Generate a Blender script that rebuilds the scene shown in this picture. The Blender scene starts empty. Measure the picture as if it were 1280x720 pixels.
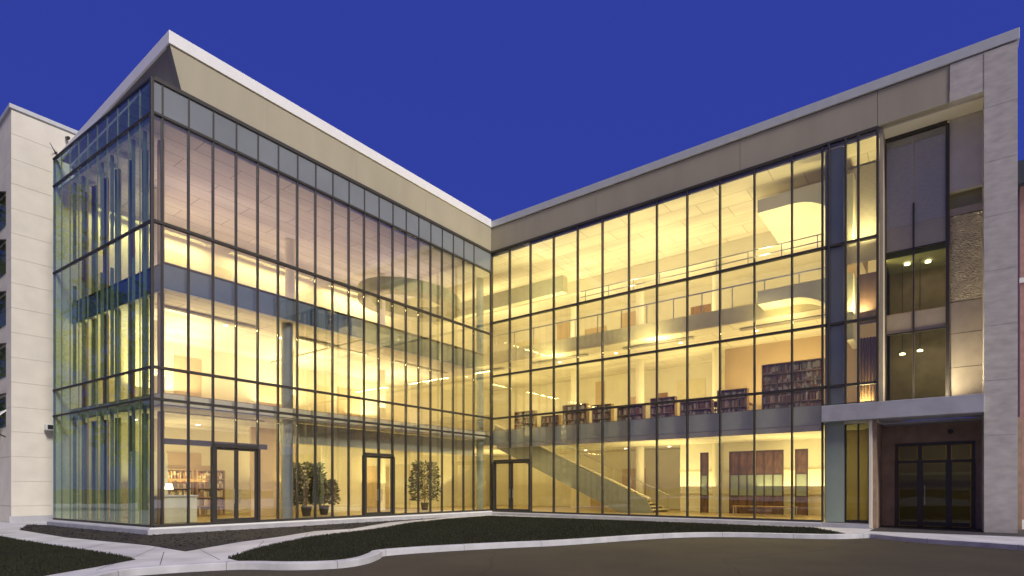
import bpy, bmesh, math, random
from mathutils import Vector, Matrix, geometry
random.seed(7)
R = math.radians
scene = bpy.context.scene
COL = scene.collection
F, CX, HY, CAMH = 714.0, 640.0, 610.0, 1.6

# ------------------------------------------------------------------ helpers
def ground_pt(px, py, z=0.0):
    d = (CAMH - z) * F / (py - HY)
    return Vector(((px - CX) / F * d, d, z))

class Frame:
    """A facade's own axes: x along it, y inward, z up."""
    def __init__(s, ox, oy, ang):
        s.o = Vector((ox, oy, 0)); s.ang = R(ang)
        s.dx = Vector((math.cos(s.ang), math.sin(s.ang), 0))
        s.dy = Vector((-math.sin(s.ang), math.cos(s.ang), 0))
    def at_px(s, px, y=0.0):          # x of the facade plane (set back y) seen in picture column px
        r = (px - CX) / F
        p = s.o + s.dy * y
        return (r * p.y - p.x) / (s.dx.x - r * s.dx.y)
    def z_at(s, px, py, y=0.0):
        x = s.at_px(px, y); d = (s.o + s.dx * x + s.dy * y).y
        return CAMH + (HY - py) * d / F

LF = Frame(-12.42, 19.7, 52.76)       # left wing, long glass front
RF = Frame(-1.25, 34.4, -37.45)       # right wing, long glass front

class MB:
    def __init__(s): s.bm = bmesh.new()
    def box(s, x0, x1, y0, y1, z0, z1):
        v = [s.bm.verts.new(p) for p in ((x0,y0,z0),(x1,y0,z0),(x1,y1,z0),(x0,y1,z0),(x0,y0,z1),(x1,y0,z1),(x1,y1,z1),(x0,y1,z1))]
        for f in ((0,3,2,1),(4,5,6,7),(0,1,5,4),(1,2,6,5),(2,3,7,6),(3,0,4,7)): s.bm.faces.new([v[i] for i in f])
        return s
    def prism(s, pts, vec):           # planar outline pushed along vec
        vec = Vector(vec)
        a = [s.bm.verts.new(p) for p in pts]; b = [s.bm.verts.new(Vector(p) + vec) for p in pts]
        n = len(pts)
        s.bm.faces.new(a); s.bm.faces.new(list(reversed(b)))
        for i in range(n): s.bm.faces.new([a[(i+1)%n], a[i], b[i], b[(i+1)%n]])
        return s
    def poly(s, pts):
        s.bm.faces.new([s.bm.verts.new(p) for p in pts]); return s
    def tube(s, pts, r, n=8):
        pts = [Vector(p) for p in pts]; rings = []
        for i, p in enumerate(pts):
            d = (pts[min(i+1, len(pts)-1)] - pts[max(i-1, 0)]).normalized()
            u = d.orthogonal().normalized() if abs(d.z) > .9 else d.cross(Vector((0,0,1))).normalized()
            w = d.cross(u); rr = r[i] if isinstance(r, (list, tuple)) else r
            rings.append([s.bm.verts.new(p + (u*math.cos(2*math.pi*k/n) + w*math.sin(2*math.pi*k/n))*rr) for k in range(n)])
        for a, b in zip(rings, rings[1:]):
            for k in range(n): s.bm.faces.new([a[k], a[(k+1)%n], b[(k+1)%n], b[k]])
        s.bm.faces.new(list(reversed(rings[0]))); s.bm.faces.new(rings[-1])
        return s
    def build(s, name, mat, parent=None, bevel=0, smooth=False):
        bmesh.ops.recalc_face_normals(s.bm, faces=s.bm.faces)
        if any(len(f.verts) > 4 for f in s.bm.faces):
            bmesh.ops.triangulate(s.bm, faces=[f for f in s.bm.faces if len(f.verts) > 4], ngon_method='EAR_CLIP')
        me = bpy.data.meshes.new(name); s.bm.to_mesh(me); s.bm.free()
        if smooth:
            for p in me.polygons: p.use_smooth = True
        for m in (mat if isinstance(mat, (list, tuple)) else [mat]): me.materials.append(m)
        o = bpy.data.objects.new(name, me); COL.objects.link(o); o.parent = parent
        if bevel:
            b = o.modifiers.new('bevel', 'BEVEL'); b.width = bevel; b.segments = 2; b.limit_method = 'ANGLE'
        return o
def bx(*a): return MB().box(*a)

def thing(name, label, cat, loc=(0,0,0), rz=0.0, group=None):
    o = bpy.data.objects.new(name, None); COL.objects.link(o)
    o.location = loc; o.rotation_euler = (0, 0, rz); o.empty_display_size = .3
    o['label'] = label; o['category'] = cat
    if group: o['group'] = group
    return o
def tag(o, label, cat, group=None):
    o['label'] = label; o['category'] = cat
    if group: o['group'] = group
    return o
def structure(o, kind='structure'):
    o['kind'] = kind; return o
def again(o, name=None, **at):        # another copy of a part on the same parent
    c = o.copy(); COL.objects.link(c); c.parent = o.parent
    c.location = at.get('loc', o.location); return c
def copy_thing(o, loc, rz, label):
    c = o.copy(); COL.objects.link(c); c.location = loc; c.rotation_euler = (0, 0, rz); c['label'] = label
    for ch in list(o.children):
        d = ch.copy(); COL.objects.link(d); d.parent = c
        for g in list(ch.children):
            e = g.copy(); COL.objects.link(e); e.parent = d
    return c
def W(fr, x, y, z=0.0):
    p = fr.o + fr.dx * x + fr.dy * y; return (p.x, p.y, z)

# ------------------------------------------------------------------ materials
def mat(name, col, rough=.6, metal=0.0, var=.12, scale=3.0, bump=0.0, bscale=40.0, spec=.5, stretch=(1,1,1)):
    m = bpy.data.materials.new(name); m.use_nodes = True
    nt = m.node_tree; p = nt.nodes['Principled BSDF']
    p.inputs['Roughness'].default_value = rough; p.inputs['Metallic'].default_value = metal
    p.inputs['Specular IOR Level'].default_value = spec
    tc = nt.nodes.new('ShaderNodeTexCoord'); mp = nt.nodes.new('ShaderNodeMapping')
    mp.inputs['Scale'].default_value = stretch
    nt.links.new(tc.outputs['Object'], mp.inputs['Vector'])
    n = nt.nodes.new('ShaderNodeTexNoise'); n.inputs['Scale'].default_value = scale; n.inputs['Detail'].default_value = 6
    nt.links.new(mp.outputs['Vector'], n.inputs['Vector'])
    r = nt.nodes.new('ShaderNodeValToRGB')
    r.color_ramp.elements[0].position = .3; r.color_ramp.elements[1].position = .7
    r.color_ramp.elements[0].color = [c*(1-var) for c in col] + [1]
    r.color_ramp.elements[1].color = [min(1, c*(1+var)) for c in col] + [1]
    nt.links.new(n.outputs['Fac'], r.inputs['Fac']); nt.links.new(r.outputs['Color'], p.inputs['Base Color'])
    if bump:
        n2 = nt.nodes.new('ShaderNodeTexNoise'); n2.inputs['Scale'].default_value = bscale; n2.inputs['Detail'].default_value = 5
        nt.links.new(mp.outputs['Vector'], n2.inputs['Vector'])
        b = nt.nodes.new('ShaderNodeBump'); b.inputs['Strength'].default_value = bump; b.inputs['Distance'].default_value = .02
        nt.links.new(n2.outputs['Fac'], b.inputs['Height']); nt.links.new(b.outputs['Normal'], p.inputs['Normal'])
    return m

def glass(name, tint=(.97,.98,.965), refl=.07, wob=.006, graz=.8):
    m = bpy.data.materials.new(name); m.use_nodes = True; nt = m.node_tree; nt.nodes.clear()
    out = nt.nodes.new('ShaderNodeOutputMaterial'); mix = nt.nodes.new('ShaderNodeMixShader')
    t = nt.nodes.new('ShaderNodeBsdfTransparent'); t.inputs['Color'].default_value = (*tint, 1)
    g = nt.nodes.new('ShaderNodeBsdfGlossy'); g.inputs['Roughness'].default_value = 0.0; g.inputs['Color'].default_value = (.95,.97,1,1)
    lw = nt.nodes.new('ShaderNodeLayerWeight'); lw.inputs['Blend'].default_value = .5
    pw = nt.nodes.new('ShaderNodeMath'); pw.operation = 'POWER'; pw.inputs[1].default_value = 3.5
    ma = nt.nodes.new('ShaderNodeMath'); ma.operation = 'MULTIPLY_ADD'; ma.inputs[1].default_value = graz; ma.inputs[2].default_value = refl
    nt.links.new(lw.outputs['Facing'], pw.inputs[0]); nt.links.new(pw.outputs[0], ma.inputs[0])
    tc = nt.nodes.new('ShaderNodeTexCoord'); n = nt.nodes.new('ShaderNodeTexNoise'); n.inputs['Scale'].default_value = .55
    nt.links.new(tc.outputs['Object'], n.inputs['Vector'])
    b = nt.nodes.new('ShaderNodeBump'); b.inputs['Strength'].default_value = .5; b.inputs['Distance'].default_value = wob
    nt.links.new(n.outputs['Fac'], b.inputs['Height']); nt.links.new(b.outputs['Normal'], g.inputs['Normal'])
    nt.links.new(ma.outputs[0], mix.inputs[0]); nt.links.new(t.outputs[0], mix.inputs[1]); nt.links.new(g.outputs[0], mix.inputs[2])
    nt.links.new(mix.outputs[0], out.inputs['Surface'])
    return m

def glow(name, col, s):
    m = bpy.data.materials.new(name); m.use_nodes = True
    p = m.node_tree.nodes['Principled BSDF']; p.inputs['Base Color'].default_value = (.8,.8,.8,1)
    p.inputs['Emission Color'].default_value = (*col, 1); p.inputs['Emission Strength'].default_value = s
    return m

M = dict(
    mullion=mat('dark_bronze_aluminium', (.042,.038,.033), .5, 0, .1),
    glass=glass('clear_glass', refl=.05), glass_a=glass('reflective_glass', (.97,.975,.96), .13, .008), glass_c=glass('grey_green_glass', (.80,.88,.82), .07, .01, .42),
    glass_d=glass('dark_glass', (.60,.66,.56), .02, .006, .25),
    spandrel=mat('slate_blue_spandrel_glass', (.20,.22,.24), .16, 0, .08, .6),
    fascia=mat('beige_metal_panel', (.38,.345,.25), .55, 0, .07, .9, stretch=(1,1,.25)),
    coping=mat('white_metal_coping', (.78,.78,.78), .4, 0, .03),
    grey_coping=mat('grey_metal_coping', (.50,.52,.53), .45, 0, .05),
    plinth=mat('grey_concrete_plinth', (.42,.42,.45), .7, 0, .12, 2, .2),
    stone=mat('cream_limestone', (.68,.64,.55), .75, 0, .07, 1.2, .2, 60),
    stone_dark=mat('grey_limestone', (.53,.50,.45), .75, 0, .16, 2.2, .3, 50, stretch=(1,1,2.2)),
    stone_brown=mat('brown_stone', (.34,.24,.17), .7, 0, .2, 2.5, .2),
    cream=mat('cream_plaster', (.84,.79,.64), .8, 0, .06, .5),
    ceil=mat('white_ceiling', (.82,.80,.76), .85, 0, .05, .4),
    floor=mat('warm_oak_floor', (.40,.30,.18), .35, 0, .1, 5),
    slabedge=mat('blue_grey_slab_edge', (.12,.17,.23), .5, 0, .08),
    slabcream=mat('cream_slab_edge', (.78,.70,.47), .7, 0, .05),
    slabgrey=mat('sage_slab_edge', (.72,.71,.50), .6, 0, .06),
    olive=mat('olive_finish', (.34,.33,.17), .6, 0, .15, 1.5),
    column=mat('grey_green_cladding', (.30,.36,.29), .4, 0, .1, 1),
    greycol=mat('blue_grey_paint', (.30,.33,.36), .4, 0, .1, 1),
    fin=mat('grey_green_fin', (.27,.31,.25), .25, 0, .1),
    wood=mat('brown_wood', (.34,.20,.09), .5, 0, .3, 4, stretch=(1,1,.15)),
    darkwood=mat('dark_wood', (.07,.04,.03), .5, 0, .3, 4, stretch=(1,1,.15)),
    tan=mat('tan_plaster', (.62,.47,.30), .8, 0, .08, .6),
    steel=mat('brushed_steel', (.55,.55,.55), .3, .9, .1),
    stair=mat('grey_stair_panel', (.25,.255,.23), .5, 0, .06),
    tread=mat('cream_stair_tread', (.75,.68,.52), .6, 0, .06),
    road=mat('worn_asphalt', (.046,.037,.025), .85, 0, .25, .7, .35, 120),
    path=mat('pale_concrete', (.56,.55,.56), .8, 0, .2, .8, .15, 60),
    kerb=mat('kerb_concrete', (.52,.52,.54), .8, 0, .14, 2, .2),
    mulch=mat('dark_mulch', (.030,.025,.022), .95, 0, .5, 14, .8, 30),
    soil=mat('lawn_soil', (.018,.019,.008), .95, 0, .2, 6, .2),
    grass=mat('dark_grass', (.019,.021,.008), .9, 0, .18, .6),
    earth=mat('plain_ground', (.05,.05,.045), .95, 0, .3, .2),
    porch=mat('dark_porch_paving', (.055,.05,.05), .7, 0, .2, 2),
    brick=mat('pink_brick', (.42,.24,.21), .8, 0, .15, 3),
    slate=mat('dark_cornice', (.05,.06,.07), .5, 0, .1),
    white=mat('white_enamel', (.75,.75,.73), .4, 0, .03),
    black=mat('black_plastic', (.02,.02,.02), .4, 0, .1),
    blind=mat('grey_roller_blind', (.44,.41,.37), .8, 0, .12, 6, .2, stretch=(1,1,6)),
    band=mat('beige_spandrel_band', (.42,.36,.27), .6, 0, .08),
    leaf=mat('dark_leaf', (.020,.028,.014), .5, 0, .4, 3),
    pot=mat('dark_pot', (.06,.05,.04), .7, 0, .1),
    lamp=glow('warm_lamp', (1,.83,.55), 14), cove=glow('cove_strip', (1,.86,.58), 3.0),
    palewood=mat('honey_wood', (.52,.36,.17), .5, 0, .2, 4, stretch=(1,1,.15)),
    redwood=mat('reddish_brown_panel', (.12,.06,.035), .5, 0, .5, 3, stretch=(2,2,.6)),
)
def panelled(name, c1, c2, cj, w, h):
    m = bpy.data.materials.new(name); m.use_nodes = True; nt = m.node_tree; p = nt.nodes['Principled BSDF']; p.inputs['Roughness'].default_value = .75
    tc = nt.nodes.new('ShaderNodeTexCoord'); b = nt.nodes.new('ShaderNodeTexBrick'); b.inputs['Scale'].default_value = 1
    b.inputs['Brick Width'].default_value = w; b.inputs['Row Height'].default_value = h; b.inputs['Mortar Size'].default_value = .018; b.inputs['Bias'].default_value = 0
    b.inputs['Color1'].default_value = (*c1,1); b.inputs['Color2'].default_value = (*c2,1); b.inputs['Mortar'].default_value = (*cj,1)
    n = nt.nodes.new('ShaderNodeTexNoise'); n.inputs['Scale'].default_value = .5; n.inputs['Detail'].default_value = 4
    mp = nt.nodes.new('ShaderNodeMapping'); mp.inputs['Scale'].default_value = (.35,1.6,1)
    mx = nt.nodes.new('ShaderNodeMix'); mx.data_type='RGBA'; mx.blend_type='MULTIPLY'; mx.inputs['Factor'].default_value=1
    r = nt.nodes.new('ShaderNodeValToRGB'); r.color_ramp.elements[0].position=.35; r.color_ramp.elements[1].position=.6
    r.color_ramp.elements[0].color=(.80,.78,.80,1); r.color_ramp.elements[1].color=(1,1,1,1)  # streaky lavender tint stands in for sky clouds reflected in the glass
    nt.links.new(tc.outputs['Object'], b.inputs['Vector']); nt.links.new(tc.outputs['Object'], mp.inputs['Vector']); nt.links.new(mp.outputs[0], n.inputs['Vector'])
    nt.links.new(n.outputs['Fac'], r.inputs['Fac']); nt.links.new(b.outputs['Color'], mx.inputs['A']); nt.links.new(r.outputs['Color'], mx.inputs['B'])
    nt.links.new(mx.outputs['Result'], p.inputs['Base Color']); return m
M['ceil'] = panelled('panelled_ceiling', (.84,.82,.78), (.78,.75,.71), (.45,.42,.38), 3.6, .9)
M['ceilb'] = panelled('cream_panelled_ceiling', (.86,.81,.66), (.80,.74,.58), (.52,.46,.34), 2.4, 1.2)
def asphalt():
    m = mat('worn_asphalt', (.043,.033,.020), .8, 0, .28, .5, .5, 90)
    nt = m.node_tree; p = nt.nodes['Principled BSDF']; src = p.inputs['Base Color'].links[0].from_socket
    tc = nt.nodes.new('ShaderNodeTexCoord')
    n = nt.nodes.new('ShaderNodeTexNoise'); n.inputs['Scale'].default_value = 70; n.inputs['Detail'].default_value = 3
    wv = nt.nodes.new('ShaderNodeTexNoise'); wv.inputs['Scale'].default_value = .8; wv.inputs['Detail'].default_value = 3
    ad = nt.nodes.new('ShaderNodeMix'); ad.data_type='RGBA'; ad.inputs['Factor'].default_value=.25
    v = nt.nodes.new('ShaderNodeTexVoronoi'); v.feature='DISTANCE_TO_EDGE'; v.inputs['Scale'].default_value = .22
    for q in (n, wv): nt.links.new(tc.outputs['Object'], q.inputs['Vector'])
    nt.links.new(tc.outputs['Object'], ad.inputs['A']); nt.links.new(wv.outputs['Color'], ad.inputs['B']); nt.links.new(ad.outputs['Result'], v.inputs['Vector'])
    r1 = nt.nodes.new('ShaderNodeMapRange'); r1.inputs['From Min'].default_value=.3; r1.inputs['From Max'].default_value=.7; r1.inputs['To Min'].default_value=.72; r1.inputs['To Max'].default_value=1.25
    r2 = nt.nodes.new('ShaderNodeMapRange'); r2.inputs['From Max'].default_value=.006; r2.inputs['To Min'].default_value=.55; r2.inputs['To Max'].default_value=1
    nt.links.new(n.outputs['Fac'], r1.inputs['Value']); nt.links.new(v.outputs['Distance'], r2.inputs['Value'])
    k = nt.nodes.new('ShaderNodeMath'); k.operation='MULTIPLY'; nt.links.new(r1.outputs[0], k.inputs[0]); nt.links.new(r2.outputs[0], k.inputs[1])
    mx = nt.nodes.new('ShaderNodeVectorMath'); mx.operation='SCALE'; nt.links.new(src, mx.inputs[0]); nt.links.new(k.outputs[0], mx.inputs['Scale'])
    nt.links.new(mx.outputs[0], p.inputs['Base Color']); return m
M['road'] = asphalt()
# books: one material whose colour jumps from spine to spine
def book_mat():
    m = bpy.data.materials.new('book_spines'); m.use_nodes = True; nt = m.node_tree; p = nt.nodes['Principled BSDF']
    tc = nt.nodes.new('ShaderNodeTexCoord'); mp = nt.nodes.new('ShaderNodeMapping'); mp.inputs['Scale'].default_value = (14, 0, 2.6)
    v = nt.nodes.new('ShaderNodeTexWhiteNoise'); sn = nt.nodes.new('ShaderNodeVectorMath'); sn.operation = 'FLOOR'
    nt.links.new(tc.outputs['Object'], mp.inputs['Vector']); nt.links.new(mp.outputs['Vector'], sn.inputs[0]); nt.links.new(sn.outputs[0], v.inputs['Vector'])
    r = nt.nodes.new('ShaderNodeValToRGB'); r.color_ramp.interpolation = 'CONSTANT'
    cols = [(.50,.22,.10),(.80,.70,.45),(.30,.30,.18),(.70,.52,.24),(.88,.82,.64),(.42,.24,.12)]
    e = r.color_ramp.elements
    e[0].color = (*cols[0],1); e[1].position = .17; e[1].color = (*cols[1],1)
    for i in range(2,6):
        k = e.new(i*.166); k.color = (*cols[i],1)
    nt.links.new(v.outputs['Value'], r.inputs['Fac']); nt.links.new(r.outputs['Color'], p.inputs['Base Color'])
    return m
M['books'] = book_mat()
def relief_mat():
    m = mat('rough_cast_relief', (.62,.54,.40), .25, .25, .2, 3)
    nt = m.node_tree; p = nt.nodes['Principled BSDF']
    v = nt.nodes.new('ShaderNodeTexVoronoi'); v.inputs['Scale'].default_value = 6
    n = nt.nodes.new('ShaderNodeTexNoise'); n.inputs['Scale'].default_value = 5
    b = nt.nodes.new('ShaderNodeBump'); b.inputs['Strength'].default_value = 1; b.inputs['Distance'].default_value = .12
    tc = nt.nodes.new('ShaderNodeTexCoord'); mp = nt.nodes.new('ShaderNodeMapping'); mp.inputs['Scale'].default_value = (1,1,1.7)
    nt.links.new(tc.outputs['Object'], mp.inputs['Vector']); nt.links.new(mp.outputs['Vector'], n.inputs['Vector'])
    nt.links.new(n.outputs['Color'], v.inputs['Vector']); nt.links.new(v.outputs['Distance'], b.inputs['Height']); nt.links.new(b.outputs['Normal'], p.inputs['Normal'])
    return m
M['relief'] = relief_mat()

# ------------------------------------------------------------------ setting: ground, road, kerb, walks, lawns
structure(MB().poly([(-900,-500,-.16),(900,-500,-.16),(900,1500,-.16),(-900,1500,-.16)]).build('ground', M['earth']))
structure(MB().poly([(-90,-60,-.14),(90,-60,-.14),(90,60,-.14),(-90,60,-.14)]).build('road', M['road']))
KERB_PX = [(40,735),(133,713.5),(200,707),(300,702),(367,702.5),(417,701),(445,697),(460,692),(473,687.5),(533,683),(620,678.5),(700,675),
           (800,668.5),(860,666),(920,665.8),(980,667),(1040,668),(1087,667),(1147,672),(1280,681),(1420,694)]
kin = [ground_pt(*p) for p in KERB_PX]
kin = [Vector((-7.2,-45,0)), Vector((-7.5, 4.0, 0))] + kin + [Vector((15.3, 9, 0)), Vector((15.7,-45,0))]
# smooth the line a little
def dense(pts, n=6):
    out = []
    for i in range(len(pts)-1):
        p0, p1, p2, p3 = pts[max(i-1,0)], pts[i], pts[i+1], pts[min(i+2,len(pts)-1)]
        if (p2-p1).length > 12: out.append(p1); continue
        for k in range(n):
            t = k/n
            out.append(.5*((2*p1)+(p2-p0)*t+(2*p0-5*p1+4*p2-p3)*t*t+(3*p1-p0-3*p2+p3)*t**3) if i not in (0,) else p1.lerp(p2,t))
    return out + [pts[-1]]
kin = dense(kin)
structure(MB().poly(kin + [Vector((60,-45,0)), Vector((60,70,0)), Vector((-60,70,0)), Vector((-60,-45,0))]).build('sidewalk', M['path']))
def offset(pts, d):
    out = []
    for i, p in enumerate(pts):
        t = (pts[min(i+1,len(pts)-1)] - pts[max(i-1,0)]).normalized()
        out.append(p + Vector((t.y, -t.x, 0))*d)
    return out
kout = offset(kin, .26)
mb = MB()
rows = [[mb.bm.verts.new((p.x,p.y,z)) for p in ln] for ln, z in ((kin,-.02),(kin,.012),(offset(kin,.03),.018),(offset(kin,.23),.018),(kout,-.0),(offset(kin,.27),-.15))]
for a, b in zip(rows, rows[1:]):
    for i in range(len(a)-1): mb.bm.faces.new([a[i], a[i+1], b[i+1], b[i]])
structure(mb.build('kerb', M['kerb']))

mb = MB(); run=0; tops=(offset(kin,.0),offset(kin,.03),offset(kin,.235),offset(kin,.264),offset(kin,.273))
for i in range(1,len(kin)-1):
    run += (kin[i]-kin[i-1]).length
    if run < 2.2 or kin[i].y < 6: continue
    run = 0; t=(kin[i+1]-kin[i-1]).normalized()*.004
    zz=(.015,.021,.021,.003,-.15)
    for k in range(4):
        p,q=tops[k][i],tops[k+1][i]
        mb.poly([p-t+Vector((0,0,zz[k])),p+t+Vector((0,0,zz[k])),q+t+Vector((0,0,zz[k+1])),q-t+Vector((0,0,zz[k+1]))])
structure(mb.build('kerb_joint', M['mulch']))
def sheet(name, pts, z, m, kind):
    return structure(MB().poly([(p[0],p[1],z) for p in pts]).build(name, m), kind)
def inside(p, poly):
    c = False; n = len(poly)
    for i in range(n):
        a, b = poly[i], poly[i-1]
        if (a[1] > p[1]) != (b[1] > p[1]) and p[0] < (b[0]-a[0])*(p[1]-a[1])/(b[1]-a[1])+a[0]: c = not c
    return c
def blades(name, polys, n, m, h=.055, z=.008):
    mb = MB(); bmv = mb.bm.verts.new
    for poly in polys:
        xs = [p[0] for p in poly]; ys = [p[1] for p in poly]
        area = abs(sum(poly[i-1][0]*poly[i][1]-poly[i][0]*poly[i-1][1] for i in range(len(poly))))/2
        k = 0; want = int(n*area)
        while k < want:
            x, y = random.uniform(min(xs),max(xs)), random.uniform(min(ys),max(ys))
            if not inside((x,y), poly): continue
            k += 1
            a = random.uniform(0, 6.28); w = random.uniform(.006,.014); hh = h*random.uniform(.5,1.3); l = random.uniform(-.03,.03)
            c, s = math.cos(a)*w, math.sin(a)*w
            mb.bm.faces.new([bmv((x-c,y-s,z)), bmv((x+c,y+s,z)), bmv((x+l,y+random.uniform(-.03,.03),z+hh))])
    return structure(mb.build(name, m), 'stuff')
def g2(*px): return [tuple(ground_pt(*p)[:2]) for p in px]
lawn_left = g2((0,671),(33,677),(100,687),(140,693),(170,699.5),(120,709),(67,718))+[(-8.45,4),(-8.3,-5),(-40,-5),(-40,16)]
li = [kin[i] for i in range(len(kin)) if 290/1 <= CX + F*kin[i].x/kin[i].y <= 1062 and kin[i].y > 0]
li = [(p.x, p.y + .02) for p in li]
lawn_front = li + [W(RF,17.6,-1.15)[:2], W(RF,13,-1.0)[:2], W(RF,7,-1.1)[:2], W(RF,1.2,-1.6)[:2]] + g2((560,649),(513,654),(467,662),(390,671),(340,681),(310,689),(284,698))
bed = [W(LF,-1.1,10.2)[:2], W(LF,-.55,8.6)[:2], W(LF,-.22,0)[:2], W(LF,-.22,-.32)[:2], W(LF,14.5,-.32)[:2]] + g2((487,653),(440,661),(393,664),(343,672),(300,677.5),(232,689.5),(187,682),(83,672),(24,662.5))
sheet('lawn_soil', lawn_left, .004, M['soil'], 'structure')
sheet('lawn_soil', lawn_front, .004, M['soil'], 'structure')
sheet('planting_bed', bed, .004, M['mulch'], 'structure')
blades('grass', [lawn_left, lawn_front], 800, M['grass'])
# mulch chips on the bed
mb = MB()
xs=[p[0] for p in bed]; ys=[p[1] for p in bed]; k=0
while k < 2600:
    x,y=random.uniform(min(xs),max(xs)),random.uniform(min(ys),max(ys))
    if not inside((x,y),bed): continue
    k+=1; a=random.uniform(0,6.28); L=random.uniform(.02,.06); w=L*.4; c,s=math.cos(a),math.sin(a); z=random.uniform(.01,.04)
    mb.poly([(x+c*L,y+s*L,z),(x-s*w,y+c*w,z+random.uniform(-.01,.02)),(x-c*L,y-s*L,z),(x+s*w,y-c*w,z+random.uniform(-.01,.02))])
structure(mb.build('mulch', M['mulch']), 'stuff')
# expansion joints cut across the walks: thin dark recessed lines
mb = MB()
for px0, px1 in (((20,665),(-40,674)),((75,673),(20,684)),((130,680),(75,693)),((196,684),(160,700)),((250,687),(275,700)),((330,676),(316,690)),((385,667),(378,674)),((437,662.4),(436,667)),((205,690),(200,706)),((150,702),(120,713))):
    a, b = ground_pt(*px0), ground_pt(*px1); t = (b-a).normalized(); n = Vector((-t.y,t.x,0))*.008
    mb.poly([(a+n)+Vector((0,0,.003)),(a-n)+Vector((0,0,.003)),(b-n)+Vector((0,0,.003)),(b+n)+Vector((0,0,.003))])
structure(mb.build('pavement_joint', M['mulch']))
porch_pts = [W(RF,19.55,-1.7)[:2], W(RF,24.6,-1.5)[:2], W(RF,24.6,3)[:2], W(RF,19.55,3)[:2]]
sheet('porch_paving', porch_pts, .004, M['porch'], 'structure')

# ------------------------------------------------------------------ LEFT WING
ZL = [.28, 4.69, 5.79, 10.84, 14.57, 15.75]
LW = thing('glass_wing', 'left glass wing with narrow bays, white roof edge and a sharp front corner', 'building', LF.o, LF.ang)
LEN = 18.45
xs_a = [.33 + .87*k for k in range(20)]
m0 = bx(-.028,.028,-.045,.09,ZL[0],ZL[-1]).build('mullion', M['mullion'], LW, .006)
m0.location = (xs_a[0],0,0)
for x in xs_a[1:]: again(m0, loc=(x,0,0))
bx(-.05,.05,-.06,.06,ZL[0],ZL[-1]).build('corner_post', M['mullion'], LW, .006)
for z, h in zip(ZL, (.05,.045,.045,.05,.04,.07)):
    bx(.05,LEN-.05,-.07,.08,z-h,z+h).build('transom', M['mullion'], LW)
cells = [0.0] + xs_a + [LEN]
for i in range(len(cells)-1):
    a, b = cells[i]+.03, cells[i+1]-.03
    for r in range(5):
        n, mt = ('spandrel_panel', M['spandrel']) if r == 4 else ('window_pane', M['glass_a'])
        if r == 3 and i % 2: pass
        bx(a,b,-.012,.012,ZL[r]+.045,ZL[r+1]-.045).build(n, mt, LW)
# slim pale edge trims of the panes' pressure caps, seen on the left of each mullion, are left to the bevels

# side front C: slightly turned, runs back from the corner
CEND = Vector((-.53, 8.79, 0)); CL = CEND.length; CD = CEND/CL; CN = Vector((-CD.y, CD.x, 0))   # CN points outward (-x)
side = bpy.data.objects.new('side_front', None); COL.objects.link(side); side.parent = LW
side.rotation_euler = (0,0,math.atan2(CD.y, CD.x))     # local x runs along C, local +y is outward
nb = 10
for k in range(nb+1):
    x = CL*k/nb
    if k: bx(x-.010,x+.010,-.02,.014,ZL[0],ZL[-1]).build('mullion', M['fin'] if k<nb else M['greycol'], side)
    if 0 < k < nb: 
        for z0,z1 in ((.3,4.6),(5.85,10.0),(10.9,14.3)) if k%3 else (): bx(x-.012,x+.012,-.22,-.105,z0,z1).build('glass_fin', M['fin'], side)
for z in ZL:
    bx(.06,CL,-.06,.04,z-.032,z+.032).build('transom', M['mullion'], side)
for k in range(nb):
    for r in range(5):
        bx(CL*k/nb+.012,CL*(k+1)/nb-.012,-.012,.012,ZL[r]+.045,ZL[r+1]-.045).build('window_pane', M['glass_c'], side)
# plinth round the corner
MB().prism([(-.22,-.26,0),(LEN,-.26,0),(LEN,.3,0),(.25,.3,0),(.25-.53,8.79,0),(-.53-.24,8.79,0)],(0,0,.17)).build('plinth', M['plinth'], LW, .012)
MB().prism([(-.13,-.15,.173),(LEN,-.15,.173),(LEN,.25,.173),(.25,.25,.173),(.25-.53,8.79,.173),(-.53-.14,8.79,.173)],(0,0,.06)).build('plinth_cap', M['coping'], LW, .006)
# roof: fascias, coping, deck
T, Q, ZF, ZC = .573, .967, 17.26, 17.72
mb = MB()
seams = [4.2, 8.6, 13.0, LEN]
mb.prism([(Q,0,15.82),(4.2,0,15.82),(4.2,0,ZF),(T,0,ZF)],(0,.25,0))
for a,b in zip(seams, seams[1:]): mb.box(a+.004,b,0,.25,15.82,ZF)
mb.build('fascia', M['fascia'], LW)
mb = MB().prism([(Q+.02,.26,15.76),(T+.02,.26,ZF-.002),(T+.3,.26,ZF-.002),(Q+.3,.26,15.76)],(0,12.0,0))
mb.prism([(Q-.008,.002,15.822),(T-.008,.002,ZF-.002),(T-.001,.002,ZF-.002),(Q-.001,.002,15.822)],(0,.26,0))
mb.build('side_fascia', mat('shaded_metal_panel',(.20,.185,.14),.55,0,.05,.8), LW)  # darker copy of the fascia beige, this face's shade put into the colour
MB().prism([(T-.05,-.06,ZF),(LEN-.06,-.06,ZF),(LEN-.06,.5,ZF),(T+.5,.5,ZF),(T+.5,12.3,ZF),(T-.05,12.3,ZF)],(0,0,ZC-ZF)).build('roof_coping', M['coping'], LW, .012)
bx(T+.5,LEN+4,.5,12.3,ZF-.1,ZF+.2).build('roof', M['grey_coping'], LW)
bx(0.02,LEN,.03,8.75,15.62,15.72).build('roof_deck', M['ceil'], LW)
bx(Q,LEN,.02,.06,15.6,15.815).build('head_trim', M['mullion'], LW)
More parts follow.
